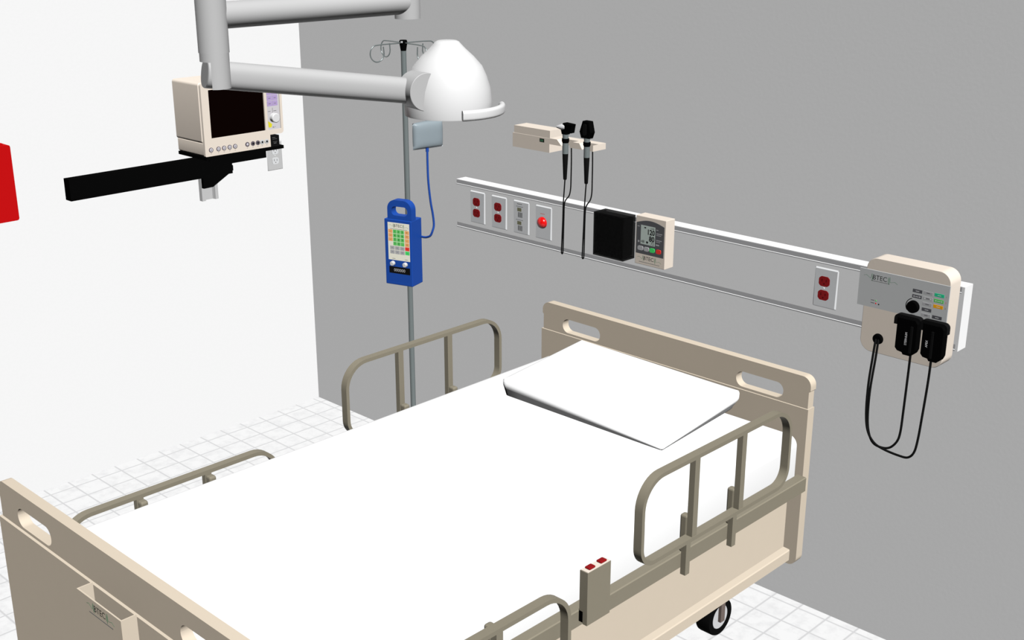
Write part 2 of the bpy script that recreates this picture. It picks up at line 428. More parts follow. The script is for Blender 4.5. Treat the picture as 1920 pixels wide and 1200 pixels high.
# pillow: top and bottom skins between four corners of different thickness
def pillow():
    # corners: x, y, z bottom, z top
    c = {'fl': (166.4, -49.9, 63.0, 69.3), 'fr': (232.0, -48.2, 62.98, 63.7), 'br': (235.0, -11.0, 66.2, 73.4), 'bl': (168.2, -11.0, 70.3, 73.0)}
    W_, H_ = 66.0, 38.0
    def bil(k, u, v):
        u /= W_; v /= H_
        return c['fl'][k] * (1 - u) * (1 - v) + c['fr'][k] * u * (1 - v) + c['br'][k] * u * v + c['bl'][k] * (1 - u) * v
    per = []      # outline with outward direction and lean of the side below its widest line
    for (cu, cv, a0, rr) in ((0, 0, 180, 3.0), (W_, 0, 270, .9), (W_, H_, 0, 3.2), (0, H_, 90, 1.2)):
        ccu = cu + rr * (1 if cu == 0 else -1); ccv = cv + rr * (1 if cv == 0 else -1)
        for i in range(9):
            a = radians(a0 + 90 * i / 8); per.append((ccu + rr * cos(a), ccv + rr * sin(a), cos(a), sin(a)))
    full = []
    for p, q in zip(per, per[1:] + per[:1]):
        full.append(p)
        d = math.hypot(q[0] - p[0], q[1] - p[1])
        if d > 5:
            for k in range(1, 12): full.append(tuple(p[j] + (q[j] - p[j]) * k / 12 for j in range(4)))
    bm = bmesh.new(); rings = []
    def ring(fn):
        r = []
        for u, v, nu, nv in full:
            T = bil(3, u, v) - bil(2, u, v); inset, hz = fn(T, nu, nv)
            if hz > .56: uu, vv = min(max(u, inset), W_ - inset), min(max(v, inset), H_ - inset)
            else: uu, vv = u - nu * inset, v - nv * inset
            if hz > .56: z = bil(2, uu, vv) + hz * (bil(3, uu, vv) - bil(2, uu, vv))
            else: z = bil(2, u, v) + hz * T
            r.append(bm.verts.new((bil(0, uu, vv), bil(1, uu, vv), z)))
        rings.append(r)
    def lean(nu, nv): return .27 + .36 * max(0, nu)
    for f in (0, .10, .75):
        ring(lambda T, nu, nv: ((T * .56) * lean(nu, nv) * (1 - f), f * .56))
    ring(lambda T, nu, nv: (0, .56))
    for k in range(1, 7):
        a = radians(15 * k)
        ring(lambda T, nu, nv: (min(4.0, T * .62) * (1 - cos(a)), .56 + .44 * sin(a)))
    n = len(full)
    for A, B in zip(rings, rings[1:]):
        for i in range(n): bm.faces.new((A[i], A[(i + 1) % n], B[(i + 1) % n], B[i]))
    bm.faces.new(rings[0][::-1])
    bmesh.ops.recalc_face_normals(bm, faces=bm.faces)
    ctr = bm.verts.new((200.5, -30.0, sum(v.co.z for v in rings[-1]) / n))
    for i in range(n): bm.faces.new((rings[-1][i], rings[-1][(i + 1) % n], ctr))
    bmesh.ops.remove_doubles(bm, verts=bm.verts, dist=.06)
    bmesh.ops.dissolve_degenerate(bm, edges=bm.edges, dist=.01)
    return bm2(bm)
pl = link('pillow', pillow(), 'sheet', smooth=75)
tag(pl, 'white pillow with pinched corners leaning at the head of the bed', 'pillow')

# ------------------------------------------------------------------ headwall rail with its cover plates
prof = [(0, 99.6), (-4.8, 99.6), (-4.9, 99.7), (-4.9, 100.0), (-4.6, 100.05), (-4.6, 101.3), (-4.8, 101.45), (-4.8, 116.0),
        (-4.9, 116.05), (-4.9, 116.35), (-4.6, 116.4), (-4.6, 117.75), (-4.8, 117.8), (-4.8, 118.0), (0, 118.0)]
hw = thing('headwall_rail', 'long white equipment rail with two grey grooves fixed along the grey wall', 'wall rail', (199, 0, 99.6))
bm = bmesh.new()
r0 = [bm.verts.new((99.6, y, z)) for y, z in prof]; r1 = [bm.verts.new((297.4, y, z)) for y, z in prof]
n = len(prof)
for i in range(n): bm.faces.new((r0[i], r0[(i + 1) % n], r1[(i + 1) % n], r1[i]))
bm.faces.new(r0); bm.faces.new(r1[::-1])
rl = link('rail_body', bm2(bm), 'alu', hw)
for z0, z1 in ((100.06, 101.3), (116.41, 117.75)):
    boxes('groove_and_lip_shade', [(99.6, 297.4, -4.66, -4.6, z0, z1), (99.6, 297.4, -4.93, -4.9, z0 - .36, z0 - .06)], 'alugroove', hw)  # first box is the grey groove, second paints shade along the lip
box('end_cap', 297.4, 298.2, -4.93, 0, 99.6, 118.0, 'alu', hw)

def cover(name, x0, label, cat, group=None):
    t = thing(name, label, cat, (x0 + 3.85, -4.8, 103.0), group)
    plate('cover_plate', [rrect(x0, x0 + 7.7, 103.0, 115.05, .15, 2)], 'xz', -5.5, -4.8, 'plate', t, bev=.38)
    return t
def sockets(t, x0):
    xc = x0 + 3.45
    for zc in (111.05, 106.85):
        lp = []
        for i in range(48):
            a = 2 * pi * i / 48; lp.append((xc + max(-1.75, min(1.75, 1.95 * cos(a))), zc + max(-1.5, min(1.5, 1.72 * sin(a)))))
        s = plate('socket', [lp], 'xz', -5.75, -5.5, 'redsock', t)
        boxes('contact_slots', [(xc - .85, xc - .6, -5.78, -5.75, zc - .1, zc + .75), (xc + .55, xc + .8, -5.78, -5.75, zc - .1, zc + .65), (xc - .2, xc + .2, -5.78, -5.75, zc - .95, zc - .5)], 'redslot', s)
    lathe('cover_screw', [(0, 0), (.28, 0), (.2, .14), (0, .16)], (xc, -5.5, 108.95), 'sheet', t, axis=(0, -1, 0), n=16)
RED = 'red sockets on the headwall rail'
for x0, lab in ((107.6, 'red-socket cover plate at the far left end of the wall rail'),
                (118.75, 'red-socket plate between another socket plate and the small display plate'),
                (253.05, 'lone grey plate with two dark red sockets just left of the defibrillator')):
    t = cover('power_outlet', x0, lab, 'outlet', RED); sockets(t, x0)
t = cover('gauge_plate', 129.95, 'grey cover plate with two olive displays and rows of black bars', 'control plate')
for zc in (111.85, 106.95):
    box('olive_display', 132.0, 134.0, -5.58, -5.5, zc - .65, zc + .65, 'lcdolive', t)
    boxes('bar_marks', [(132.4 + i * .56, 132.68 + i * .56, -5.56, -5.5, zc - 2.85, zc - .95) for i in range(4)], 'ink', t)
    boxes('printed_line', [(131.4 + i * .5, 131.75 + i * .5, -5.54, -5.5, zc + 1.0, zc + 1.22) for i in range(7)], 'keydark', t)
boxes('printed_title', [(131.9 + i * .5, 132.25 + i * .5, -5.54, -5.5, 113.75, 114.0) for i in range(5)], 'ink', t)
t = cover('call_button_plate', 140.8, 'grey cover plate with a round glossy red button', 'call button')
lathe('red_button', [(0, 0), (2.1, 0), (2.05, .5), (1.8, 1.05), (1.25, 1.5), (.6, 1.75), (0, 1.82)], (144.3, -5.5, 109.05), 'redball', t, axis=(0, -1, 0))
boxes('red_print', [(143.3 + i * .42, 143.62 + i * .42, -5.54, -5.5, 112.1, 112.3) for i in range(5)], 'inkred', t)

# outlet on the white wall
t = thing('power_outlet', 'light grey outlet plate on the white wall below the monitor shelf', 'outlet', (0, -16.4, 108.8))
plate('cover_plate', [rrect(-20.3, -12.6, 108.8, 120.9, .15, 2)], 'yz', 0, .7, 'wplate', t, bev=.34)
for zc in (116.95, 112.75):
    lp = [(-16.4 + max(-1.6, min(1.6, 1.9 * cos(2 * pi * i / 40))), zc + max(-1.4, min(1.4, 1.6 * sin(2 * pi * i / 40)))) for i in range(40)]
    s = plate('socket', [lp], 'yz', .7, .92, 'plate', t)
    boxes('contact_slots', [(.92, .95, -17.2, -16.95, zc - .1, zc + .8), (.92, .95, -15.85, -15.6, zc - .1, zc + .7), (.92, .95, -16.6, -16.2, zc - .9, zc - .5)], 'inkgrey', s)
lathe('cover_screw', [(0, 0), (.28, 0), (.2, .14), (0, .16)], (.7, -16.4, 114.85), 'white', t, axis=(1, 0, 0), n=16)

# ------------------------------------------------------------------ smoked box and blood pressure monitor on the rail
sb = thing('smoked_holder', 'black smoked-plastic box hung on the wall rail left of the pressure monitor', 'box', (178.9, -4.8, 104.0))
boxes('outer_case', [(172.4, 185.3, -10.95, -4.85, 104.0, 104.5), (172.4, 185.3, -10.95, -4.85, 118.35, 118.8), (172.4, 172.85, -10.95, -4.85, 104.5, 118.35), (184.85, 185.3, -10.95, -4.85, 104.5, 118.35), (172.85, 184.85, -11.0, -10.6, 104.5, 118.35)], 'smoke', sb)
box('inner_liner', 173.3, 184.4, -10.4, -4.85, 104.9, 117.9, 'black', sb, .2)

bp = thing('blood_pressure_monitor', 'cream blood pressure monitor with a dark face reading 120 over 80', 'medical monitor', (195.2, -4.8, 104.1))
box('case', 189.2, 201.3, -9.5, -4.85, 104.1, 120.25, 'cream', bp, .12)
yq = -9.5
arc = [(189.55 + 11.2 * i / 16, 118.0 + 1.15 * sin(pi * i / 16)) for i in range(17)]
fas = plate('fascia', [[(189.55, 107.75), (200.75, 107.75)] + arc[::-1]], 'xz', yq - .12, yq, 'dark', bp)
box('lcd_window', 191.4, 197.2, yq - .16, yq - .12, 111.1, 117.4, 'lcd', fas)
text('display_digits', '120', (195.5, yq - .19, 115.35), 1.7, 'ink', fas, sx=.85, bold=.07)
text('display_digits', '80', (195.9, yq - .19, 113.2), 1.7, 'ink', fas, sx=.9, bold=.07)
text('display_digits', '48', (192.3, yq - .19, 111.95), .95, 'ink', fas)
text('display_digits', '72', (196.2, yq - .19, 111.75), .95, 'ink', fas)
text('display_digits', '12:00', (196.0, yq - .19, 116.75), .5, 'ink', fas)
plate('heart_mark', [[(194.1, 111.4), (194.55, 112.0), (194.35, 112.35), (194.1, 112.15), (193.85, 112.35), (193.65, 112.0)]], 'xz', yq - .2, yq - .16, 'ink', fas)
box('mode_mark', 192.8, 193.5, yq - .2, yq - .16, 116.5, 116.9, 'ink', fas)
for (a, b, c_, d) in ((197.7, 200.0, 115.4, 115.6), (197.7, 199.6, 114.9, 115.05), (197.7, 199.9, 113.2, 113.4), (197.7, 199.3, 112.7, 112.85),
                      (197.6, 198.9, 111.55, 111.95), (190.0, 190.8, 116.7, 116.9), (190.3, 190.9, 111.5, 112.1), (197.6, 198.4, 116.6, 116.8)):
    box('legend_print', a, b, yq - .15, yq - .12, c_, d, 'keygrey', fas)
for i, (a, b, mm) in enumerate(((190.4, 192.6, 'keygrey'), (193.0, 195.0, 'keygrey'), (195.3, 197.3, 'keygreen'), (197.9, 199.8, 'keyred'))):
    k = plate('push_button', [rrect(a, b, 108.95, 110.35, .45, 4)], 'xz', yq - .35, yq - .12, mm, fas)
emblem((195.0, yq - .01, 106.35), 9.6, bp, wide=True)

# ------------------------------------------------------------------ defibrillator
df = thing('defibrillator', 'cream defibrillator with a grey control panel at the right end of the wall rail', 'defibrillator', (284.8, -4.8, 95.9))
y0 = -11.0
plate('case', [rrect(272.3, 296.9, 95.6, 122.9, (3.4, 3.0, 3.4, 3.2), 10)], 'xz', y0, -4.9, 'cream', df, bev=.12)
pn = box('control_panel', 270.5, 296.95, y0 - .35, y0, 108.7, 119.4, 'metalpanel', df)
yk = y0 - .35
emblem((276.9, yk - .01, 117.35), 10.2, pn)
for (a, z, mm) in ((286.6, 116.7, 'keydark'), (286.6, 115.15, 'keydark'), (289.7, 116.75, 'keygrey'), (289.7, 115.2, 'keygrey'), (289.7, 113.6, 'keygrey'), (289.7, 112.05, 'keydark'), (289.7, 110.5, 'keygrey'),
                   (292.85, 116.8, 'keyteal'), (292.85, 115.2, 'keylime'), (292.85, 113.6, 'orange2'), (292.85, 110.55, 'keydark')):
    box('push_key', a, a + 2.75, yk - .12, yk, z - .95, z, mm, pn, .04)
    mark = 'ink' if mm == 'keygrey' else 'inkwhite'
    if z in (115.15, 115.2):
        for s in (-1, 1):
            plate('arrow_mark', [[(a + 1.38 + s * 1.1, z - .48), (a + 1.38 + s * .7, z - .25), (a + 1.38 + s * .7, z - .7)]], 'xz', yk - .15, yk - .12, 'inkwhite', pn)
    box('key_print', a + .9, a + 1.9, yk - .14, yk - .12, z - .56, z - .42, mark, pn)
for i, z in enumerate((116.2, 114.6, 113.0)):
    text('step_number', str(i + 1), (296.2, yk - .02, z), .45, 'inkred' if i == 1 else 'inkgrey', pn)
lathe('selector_knob', [(0, 0), (1.75, 0), (1.7, .9), (1.5, 1.1), (0, 1.1)], (287.3, yk, 111.7), 'black', pn, axis=(0, -1, 0))
arcp = [(287.3 + 2.25 * cos(radians(a)), 111.7 + 2.25 * sin(radians(a))) for a in range(110, 216, 7)]
me = strip_mesh([(p[0], p[1]) for p in arcp], .22, .04); me.transform(FY)
for v in me.vertices: v.co.y += yk - .01
link('dial_scale', me, 'ink', pn)
box('dial_print', 286.7, 288.0, yk - .03, yk, 109.25, 109.4, 'inkgrey', pn)
boxes('indicator_print', [(274.6, 275.7, yk - .03, yk, 110.75, 110.95), (274.6, 275.7, yk - .03, yk, 109.95, 110.15)], 'inkgrey', pn)
lathe('indicator_light', [(0, 0), (.22, 0), (.15, .1), (0, .12)], (276.15, yk, 110.85), 'keylime', pn, axis=(0, -1, 0), n=16)
lathe('indicator_light', [(0, 0), (.22, 0), (.15, .1), (0, .12)], (276.15, yk, 110.05), 'inkred', pn, axis=(0, -1, 0), n=16)
lathe('indicator_light', [(0, 0), (.22, 0), (.15, .1), (0, .12)], (277.05, yk, 109.95), 'ink', pn, axis=(0, -1, 0), n=16)
lathe('cable_port', [(0, 0), (1.55, 0), (1.5, .5), (1.2, .8), (0, .8)], (277.8, y0, 99.9), 'black', df, axis=(0, -1, 0))
def paddle(dx, tx, word, label, cab):
    t = thing('defibrillator_paddle', label, 'paddle', (287.0 + dx, -13.2, 98.6), 'paddles hung on the defibrillator')
    plate('paddle_body', [[(284.2 + dx, 99.8), (284.9 + dx, 99.0), (286.3 + dx, 98.8), (286.7 + dx, 98.2), (288.9 + dx, 98.2), (289.9 + dx, 99.1), (290.4 + dx, 100.3), (290.4 + dx, 107.8), (289.6 + dx, 108.8), (284.2 + dx, 108.8)]], 'xz', -13.9, -11.4, 'black', t, bev=.25)
    plate('hanger_lip', [rrect(283.0 + dx, 290.8 + dx, 106.3, 109.3, (0, 0, 1.3, 1.3), 5)], 'xz', -13.2, -11.36, 'black2', t)
    box('grip_ridge', 288.5 + tx, 289.1 + tx, -14.2, -13.9, 99.2, 106.8, 'black2', t)
    text('paddle_lettering', word, (287.3 + tx, -13.92, 103.0), .62, 'inkwhite', t, rot=90, sx=.95)
    tube('cable', cab, .33, 'black2', t)
    return t
paddle(0, 0, 'STERNUM', 'left black paddle lettered sternum hanging on the defibrillator',
       [(288.9, -13.4, 99.5), (288.9, -13.6, 92), (288.9, -14, 82), (288.9, -14.4, 76), (288.4, -14.8, 73), (286.6, -15, 70.6), (284.2, -15.2, 69.9), (281.6, -15.4, 70.6), (280.1, -15.6, 73.4), (279.3, -15.6, 78), (278.9, -15, 86), (278.6, -13, 95), (278.3, -11.9, 99.2), (278.1, -11.2, 100.1)])
paddle(7.5, 6.0, 'APEX', 'right black paddle lettered apex hanging on the defibrillator',
       [(294.9, -13.4, 99.5), (294.9, -13.8, 92), (294.8, -14.8, 82), (294.7, -15.6, 75.5), (294.2, -16, 71.8), (292.6, -16, 69.8), (290, -16, 69.5), (285.5, -16, 69.9), (282.2, -16, 71), (279.9, -16, 74), (278.7, -15.6, 79), (278.1, -14.8, 87), (277.7, -13, 95), (277.5, -11.9, 99.2), (277.5, -11.2, 100.1)])

# ------------------------------------------------------------------ diagnostic instrument station
ds = thing('instrument_station', 'cream wall station with a small display and a notched shelf for two instruments', 'instrument holder', (149, 0, 134.5))
box('power_case', 130.7, 148.2, -6.6, -.02, 134.6, 139.55, 'cream', ds)
box('case_lid', 131.2, 148.2, -6.35, -.02, 139.55, 142.15, 'cream', ds)
dd = box('small_display', 143.65, 145.8, -6.66, -6.6, 137.85, 139.1, 'ink', ds)
boxes('display_marks', [(144.0 + i * .5, 144.3 + i * .5, -6.69, -6.66, 138.1, 138.8) for i in range(3)], 'inkgreen', dd)
box('shelf_back', 148.2, 167.8, -3.6, -.02, 137.6, 139.65, 'cream', ds)
for a, b, cl, cr in ((148.2, 153.6, 0, 2.0), (157.5, 162.9, 1.4, 1.2), (166.3, 167.8, 1.4, 0)):
    lp = [(a + 0, 137.6), (b, 137.6)] + ([(b, 137.8), (b - cr, 139.65)] if cr else [(b, 139.65)]) + ([(a + cl, 139.65), (a, 138.3)] if cl else [(a, 139.65)])
    plate('shelf_lug', [lp], 'xz', -6.6, -3.6, 'cream', ds)

def handle(t, x, zend):
    lathe('handle_grip', [(0, zend), (.5, zend), (.62, zend + .3), (.95, zend + 7.5), (1.0, 135.7), (0, 135.7)], (x, -8.0, 0), 'black2', t, n=28)
    lathe('handle_sleeve', [(0, 135.7), (1.02, 135.7), (1.02, 142.3), (0, 142.3)], (x, -8.0, 0), 'steel', t, n=28)
    lathe('collar', [(0, 138.6), (.7, 138.6), (1.25, 139.9), (1.25, 140.9), (0, 140.9)], (x, -8.0, 0), 'black', t, n=28)
ot = thing('otoscope', 'black otoscope with a silver cone tip hanging in the notched wall shelf', 'otoscope', (156.8, -8, 126.7))
handle(ot, 156.8, 126.75)
head = plate('head', [[(155.9, 142.3), (157.9, 142.3), (157.9, 143.05), (159.9, 143.0), (160.5, 146.0), (156.6, 146.2), (155.6, 145.4), (155.4, 143.9)]], 'xz', -9.1, -6.9, 'black', ot, bev=.15)
lathe('ear_cone', [(0, -.6), (1.05, -.6), (1.05, .5), (.75, 1.2), (.4, 2.2), (.3, 2.3), (0, 2.3)], (156.2, -8.6, 144.75), 'hubgrey', ot, axis=(-.85, -.52, 0), n=28)
tube('coiled_cord', [(156.8, -8, 126.9), (156.7, -8.2, 123), (156.55, -8.4, 118.5), (156.4, -8.4, 112), (156.1, -8.4, 104), (156.0, -8.4, 101.2), (156.3, -8.4, 100.6), (156.65, -8.4, 101.2), (156.75, -8.4, 104), (156.9, -8.4, 113), (156.95, -8.3, 118), (157.2, -7.9, 119.7), (157.9, -7.0, 121.2), (158.1, -6.5, 123.6), (158.05, -6.3, 128), (158.0, -6.2, 133), (157.9, -6.2, 137.7)], .23, 'black2', ot)
op = thing('ophthalmoscope', 'black ophthalmoscope with a tapered head hanging right of the otoscope', 'ophthalmoscope', (166.3, -8, 126.7))
handle(op, 166.3, 126.75)
plate('head', [[(164.6, 142.2), (168.1, 142.2), (168.9, 144.3), (168.0, 147.9), (165.2, 147.9), (163.9, 144.2)]], 'xz', -9.3, -6.9, 'black', op, bev=.2)
plate('brow_rest', [rrect(165.7, 167.1, 143.2, 147.0, .5, 4)], 'xz', -9.6, -9.3, 'black2', op)
tube('coiled_cord', [(166.3, -8, 126.9), (166.2, -8.2, 123), (166.1, -8.4, 118.5), (165.9, -8.4, 112), (165.6, -8.4, 104), (165.5, -8.4, 101.3), (165.8, -8.4, 100.7), (166.2, -8.4, 101.3), (166.3, -8.4, 104), (166.4, -8.4, 113), (166.5, -8.3, 118), (166.8, -7.9, 119.6), (167.4, -7.0, 121.2), (167.6, -6.5, 123.6), (167.5, -6.3, 128), (167.4, -6.2, 133), (167.3, -6.2, 137.7)], .23, 'black2', op)

# ------------------------------------------------------------------ IV pole, pump, bag
PX, PY = 89.0, -20.0
iv = thing('iv_pole', 'grey steel drip stand with four curled hooks in the corner behind the bed', 'iv pole', (PX, PY, 0))
lathe('pole', [(0, 9), (1.03, 9), (1.0, 165.7), (0, 165.7)], (PX, PY, 0), 'steel', iv, n=32)
hub = lathe('hub', [(0, 165.6), (1.0, 165.6), (1.25, 167.2), (1.45, 168.3), (1.45, 168.9), (1.25, 169.4), (0, 169.4)], (PX, PY, 0), 'black', iv, n=32)
box('hub_clip', PX + .2, PX + .9, PY - 1.5, PY - .9, 168.5, 169.1, 'plate', hub)
for k in range(4):
    a = radians(-95.9 + 90 * k); dx, dy = cos(a), sin(a)
    pts = [(0.8, 168.4), (4, 168.4), (8, 168.4), (11.0, 168.3)]
    for q in range(70, -205, -22):
        r = 2.95; pts.append((11.4 + r * cos(radians(q)), 165.4 + r * sin(radians(q))))
    pts.append((8.6, 167.0)); pts.append((8.7, 167.6))
    tube('hook', [(PX + dx * s, PY + dy * s, z) for s, z in pts], .22, 'hook', iv, n=4)
lathe('height_knob', [(0, 0), (1.3, 0), (1.2, 1.8), (0, 1.9)], (PX - .9, PY, 148.6), 'plate', iv, axis=(-1, -.4, 0), n=20)
lathe('stand_collar', [(0, 7), (3, 7), (3, 9.5), (1.6, 12), (0, 12)], (PX, PY, 0), 'steel', iv)
for k in range(5):
    a = radians(36 + 72 * k); d = Vector((cos(a), sin(a), 0)); R_ = 15.5
    tube('base_leg', [(PX + d.x * 2, PY + d.y * 2, 8.3), (PX + d.x * 8, PY + d.y * 8, 7.9), (PX + d.x * R_, PY + d.y * R_, 7)], 1.0, 'steel', iv, n=3)
    lathe('base_wheel', [(0, -.9), (2.6, -.9), (2.8, -.5), (2.8, .5), (2.6, .9), (0, .9)], (PX + d.x * R_, PY + d.y * R_, 2.8), 'rubber', iv, axis=(-d.y, d.x, 0), n=24)
    box('wheel_stem', PX + d.x * R_ - .5, PX + d.x * R_ + .5, PY + d.y * R_ - .5, PY + d.y * R_ + .5, 5.5, 7.2, 'steel', iv)

# pump is modelled facing -y about the pole and turned 17.6 degrees
def turn(o_list, ang):
    for o in o_list: o.rotation_euler = (0, 0, ang)
pm = thing('infusion_pump', 'blue infusion pump with a coloured keypad clamped on the drip stand', 'infusion pump', (PX, PY, 79.9))
def pb(name, a0, a1, d0, d1, z0, z1, m, parent=pm, bev=0): return box(name, PX + a0, PX + a1, PY + d0, PY + d1, z0, z1, m, parent, bev)
body = pb('case', -4.95, 6.65, -9.0, -1.45, 79.9, 105.1, 'blue', bev=.25)
pb('front_sill', -4.0, 5.7, -9.15, -9.0, 80.6, 81.0, 'blue', body)
plate('carry_handle', [rrect(PX - 3.7, PX + 7.0 - .4, 104.9, 112.4, (0, 0, 3.4, 3.4), 8), rrect(PX - 1.9, PX + 4.9, 106.6, 110.0, 1.5, 6)], 'xz', PY - 8.6, PY - 5.4, 'blue', pm)
pb('pole_clamp', -1.8, 1.8, -1.5, -1.02, 90, 96, 'black2')
yp = -9.0
pad = pb('keypad_sheet', -3.45, 5.85, yp - .06, yp, 89.6, 103.95, 'paper')
emblem((PX + 1.2, PY + yp - .07, 102.75), 8.4, pad, wide=True)
def key(a, z, w_, h_, m, s=None, col='ink'):
    k = pb('keypad_key', a, a + w_, yp - .14, yp - .06, z - h_, z, m, pad)
    if s: text('key_mark', s, (PX + a + w_ / 2, PY + yp - .16, z - h_ / 2), h_ * .55 if len(s) < 2 else h_ * .3, col, pad)
rows = [101.3, 99.75, 98.2, 96.65]
for r, z in enumerate(rows):
    for c_ in range(3):
        s = ('1', '2', '3', '4', '5', '6', '7', '8', '9', '*', '0', '.')[r * 3 + c_]
        key(-1.15 + c_ * 1.62, z, 1.45, 1.38, 'keylime', s)
    key(3.9, z, 1.8, 1.38, 'keyorange', ('+', '=', '-', '=')[r])
    if r < 3: key(-3.2, z, 1.8, 1.38, 'keyorange', '-')
for r, z in enumerate((95.0, 93.4)):
    for c_ in range(3): key(-2.6 + c_ * 2.15, z, 1.9, 1.4, 'keygrey', '==')
key(3.9, 95.1, 1.8, 1.4, 'keyred', '-'); key(3.9, 93.5, 1.8, 1.4, 'keygreen', '-')
pb('sheet_print', -1.8, -.5, yp - .08, yp - .06, 90.1, 90.25, 'inkgrey', pad); pb('sheet_print', 3.6, 4.9, yp - .08, yp - .06, 90.1, 90.25, 'inkgrey', pad)
for a in (-1.6, 3.8):
    lathe('dial', [(0, 0), (.95, 0), (.9, .9), (.65, 1.1), (0, 1.1)], (PX + a, PY + yp, 88.25), 'knob', pm, axis=(0, -1, 0), n=24)
ds_ = pb('dark_display', -3.3, 5.7, yp - .06, yp, 84.4, 87.0, 'black2')
text('display_digits', '000000', (PX + 1.2, PY + yp - .08, 85.7), 1.15, 'keygrey', ds_)
pm.rotation_euler = (0, 0, radians(17.6))

bg_ = thing('iv_bag', 'translucent grey-blue fluid bag hanging from a drip stand hook behind the lamp', 'iv bag', (101.0, -20.0, 131.8))
def bag_mesh():
    bm = bmesh.new(); N = 20; F = []; B = []
    for j in range(N + 1):
        f = []; b = []
        for i in range(N + 1):
            u = -1 + 2 * i / N; v = -1 + 2 * j / N
            h = 1.7 * (max(0, 1 - abs(u) ** 3.5) * max(0, 1 - abs(v) ** 4.0)) ** .5
            z = 136.6 + 4.75 * v + (.5 * (1 - u * u) if v > 0 else -.1 * (1 - u * u)) * abs(v)
            y = -20.0 + 6.5 * u
            x = 101.0 + .13 * 6.4 * u
            f.append(bm.verts.new((x + h, y, z))); b.append(f[-1] if (i in (0, N) or j in (0, N)) else bm.verts.new((x - h, y, z)))
        F.append(f); B.append(b)
    for j in range(N):
        for i in range(N):
            bm.faces.new((F[j][i], F[j][i + 1], F[j + 1][i + 1], F[j + 1][i]))
            try: bm.faces.new((B[j][i], B[j + 1][i], B[j + 1][i + 1], B[j][i + 1]))
            except ValueError: pass
    return bm2(bm)
link('fluid_pouch', bag_mesh(), 'bag', bg_, smooth=80)
tube('hanging_strap', [(101.0, -20.6, 141.3), (100.8, -21.2, 150), (100.6, -21.4, 158), (100.4, -21.3, 162.9), (100.4, -21.1, 158), (100.8, -20.6, 150), (101.0, -19.8, 141.3)], .15, 'bag', bg_)
lathe('outlet_port', [(0, 0), (.6, 0), (.6, 1.6), (.4, 1.8), (0, 1.8)], (101.0, -20.4, 130.6), 'tube', bg_, n=16)
tb = tube('iv_tube', [(101.0, -20.4, 131.4), (101.0, -20.4, 126), (101.1, -20.3, 119.5), (101.2, -19.5, 112), (101.3, -18.6, 107), (101.3, -18.2, 103), (101.1, -18.8, 100.6), (100.3, -19.2, 98.8), (98.6, -19.5, 98.0), (97.2, -19.7, 97.8), (95.9, -19.8, 97.8)], .42, 'tube')
tag(tb, 'bright blue tube running from the fluid bag down to the blue pump', 'tube')

# ------------------------------------------------------------------ examination lamp on its arms
lp_ = thing('exam_lamp', 'white dome examination lamp on two jointed grey arms hanging over the bed', 'lamp', (200, -115, 167.4))
CX, CY = 200.35, -170.0
lathe('ceiling_column', [(0, 189.5), (3.12, 189.5), (3.12, 330), (0, 330)], (200, -115, 0), 'armgrey', lp_)
link('upper_arm', bar_mesh((200, -170, 193.4), (200, -115, 193.4), circ(0, 0, 2.85, 48)), 'armgrey', lp_, smooth=40)
lathe('elbow_sleeve', [(0, 185.9), (3.26, 185.9), (3.26, 198.6), (3.0, 199), (0, 199)], (CX, CY, 0), 'armgrey', lp_)
lathe('elbow_core', [(0, 184.1), (3.12, 184.1), (3.12, 186), (0, 186)], (CX, CY, 0), 'armgrey', lp_)
r_ = 3.12; a0 = math.acos(2.05 / r_)
seg = [(CX + r_ * cos(-a0 + 2 * a0 * i / 24), CY + r_ * sin(-a0 + 2 * a0 * i / 24)) for i in range(25)]
plate('elbow_fork', [seg], 'xy', 178.4, 184.1, 'armgrey', lp_)
st = [(2.5 * math.copysign(abs(cos(q)) ** .8, cos(q)), 3.0 * math.copysign(abs(sin(q)) ** .8, sin(q))) for q in [2 * pi * i / 48 for i in range(48)]]
A_, B_ = Vector((198.8, -171.6, 181.4)), Vector((211.4, -121.4, 173.7))
link('lower_arm', bar_mesh(A_, B_, st), 'armgrey', lp_, smooth=40)
d_ = (B_ - A_).normalized()
link('arm_end_cap', bar_mesh(A_ - d_ * .12, A_, [(p[0] * .94, p[1] * .97) for p in st]), 'joint', lp_, smooth=40)
ax_ = Vector((.98, -.2, 0)).normalized()
fc = Vector((215.7, -123.4, 174.2))
dr = lathe('swivel_drum', [(0, -6.2), (4.3, -6.2), (4.45, -6.05), (4.45, -.1), (4.35, 0), (0, 0)], fc, 'armgrey', lp_, axis=ax_)
DX, DY, DZ = 212.9, -114.1, 167.75
dome = lathe('dome', [(10.2, .0), (10.45, .0), (10.5, .3), (10.55, 2.2), (10.5, 3.8), (10.15, 6.5), (9.3, 9.2), (8.25, 11.5), (6.3, 13.7), (4.35, 15.5), (3.3, 16.6), (2.8, 17.15), (2.2, 17.42), (1.2, 17.52), (0, 17.55), (0, 17.2), (2.6, 16.6), (6.0, 13.3), (9.0, 9), (10.1, 4), (10.2, .05)], (DX, DY, DZ), 'white', lp_, n=96, smooth=50)
lathe('lamp_lens', [(0, 1.2), (10.05, 1.2), (10.05, 1.5), (0, 1.5)], (DX, DY, DZ), 'lens', lp_)
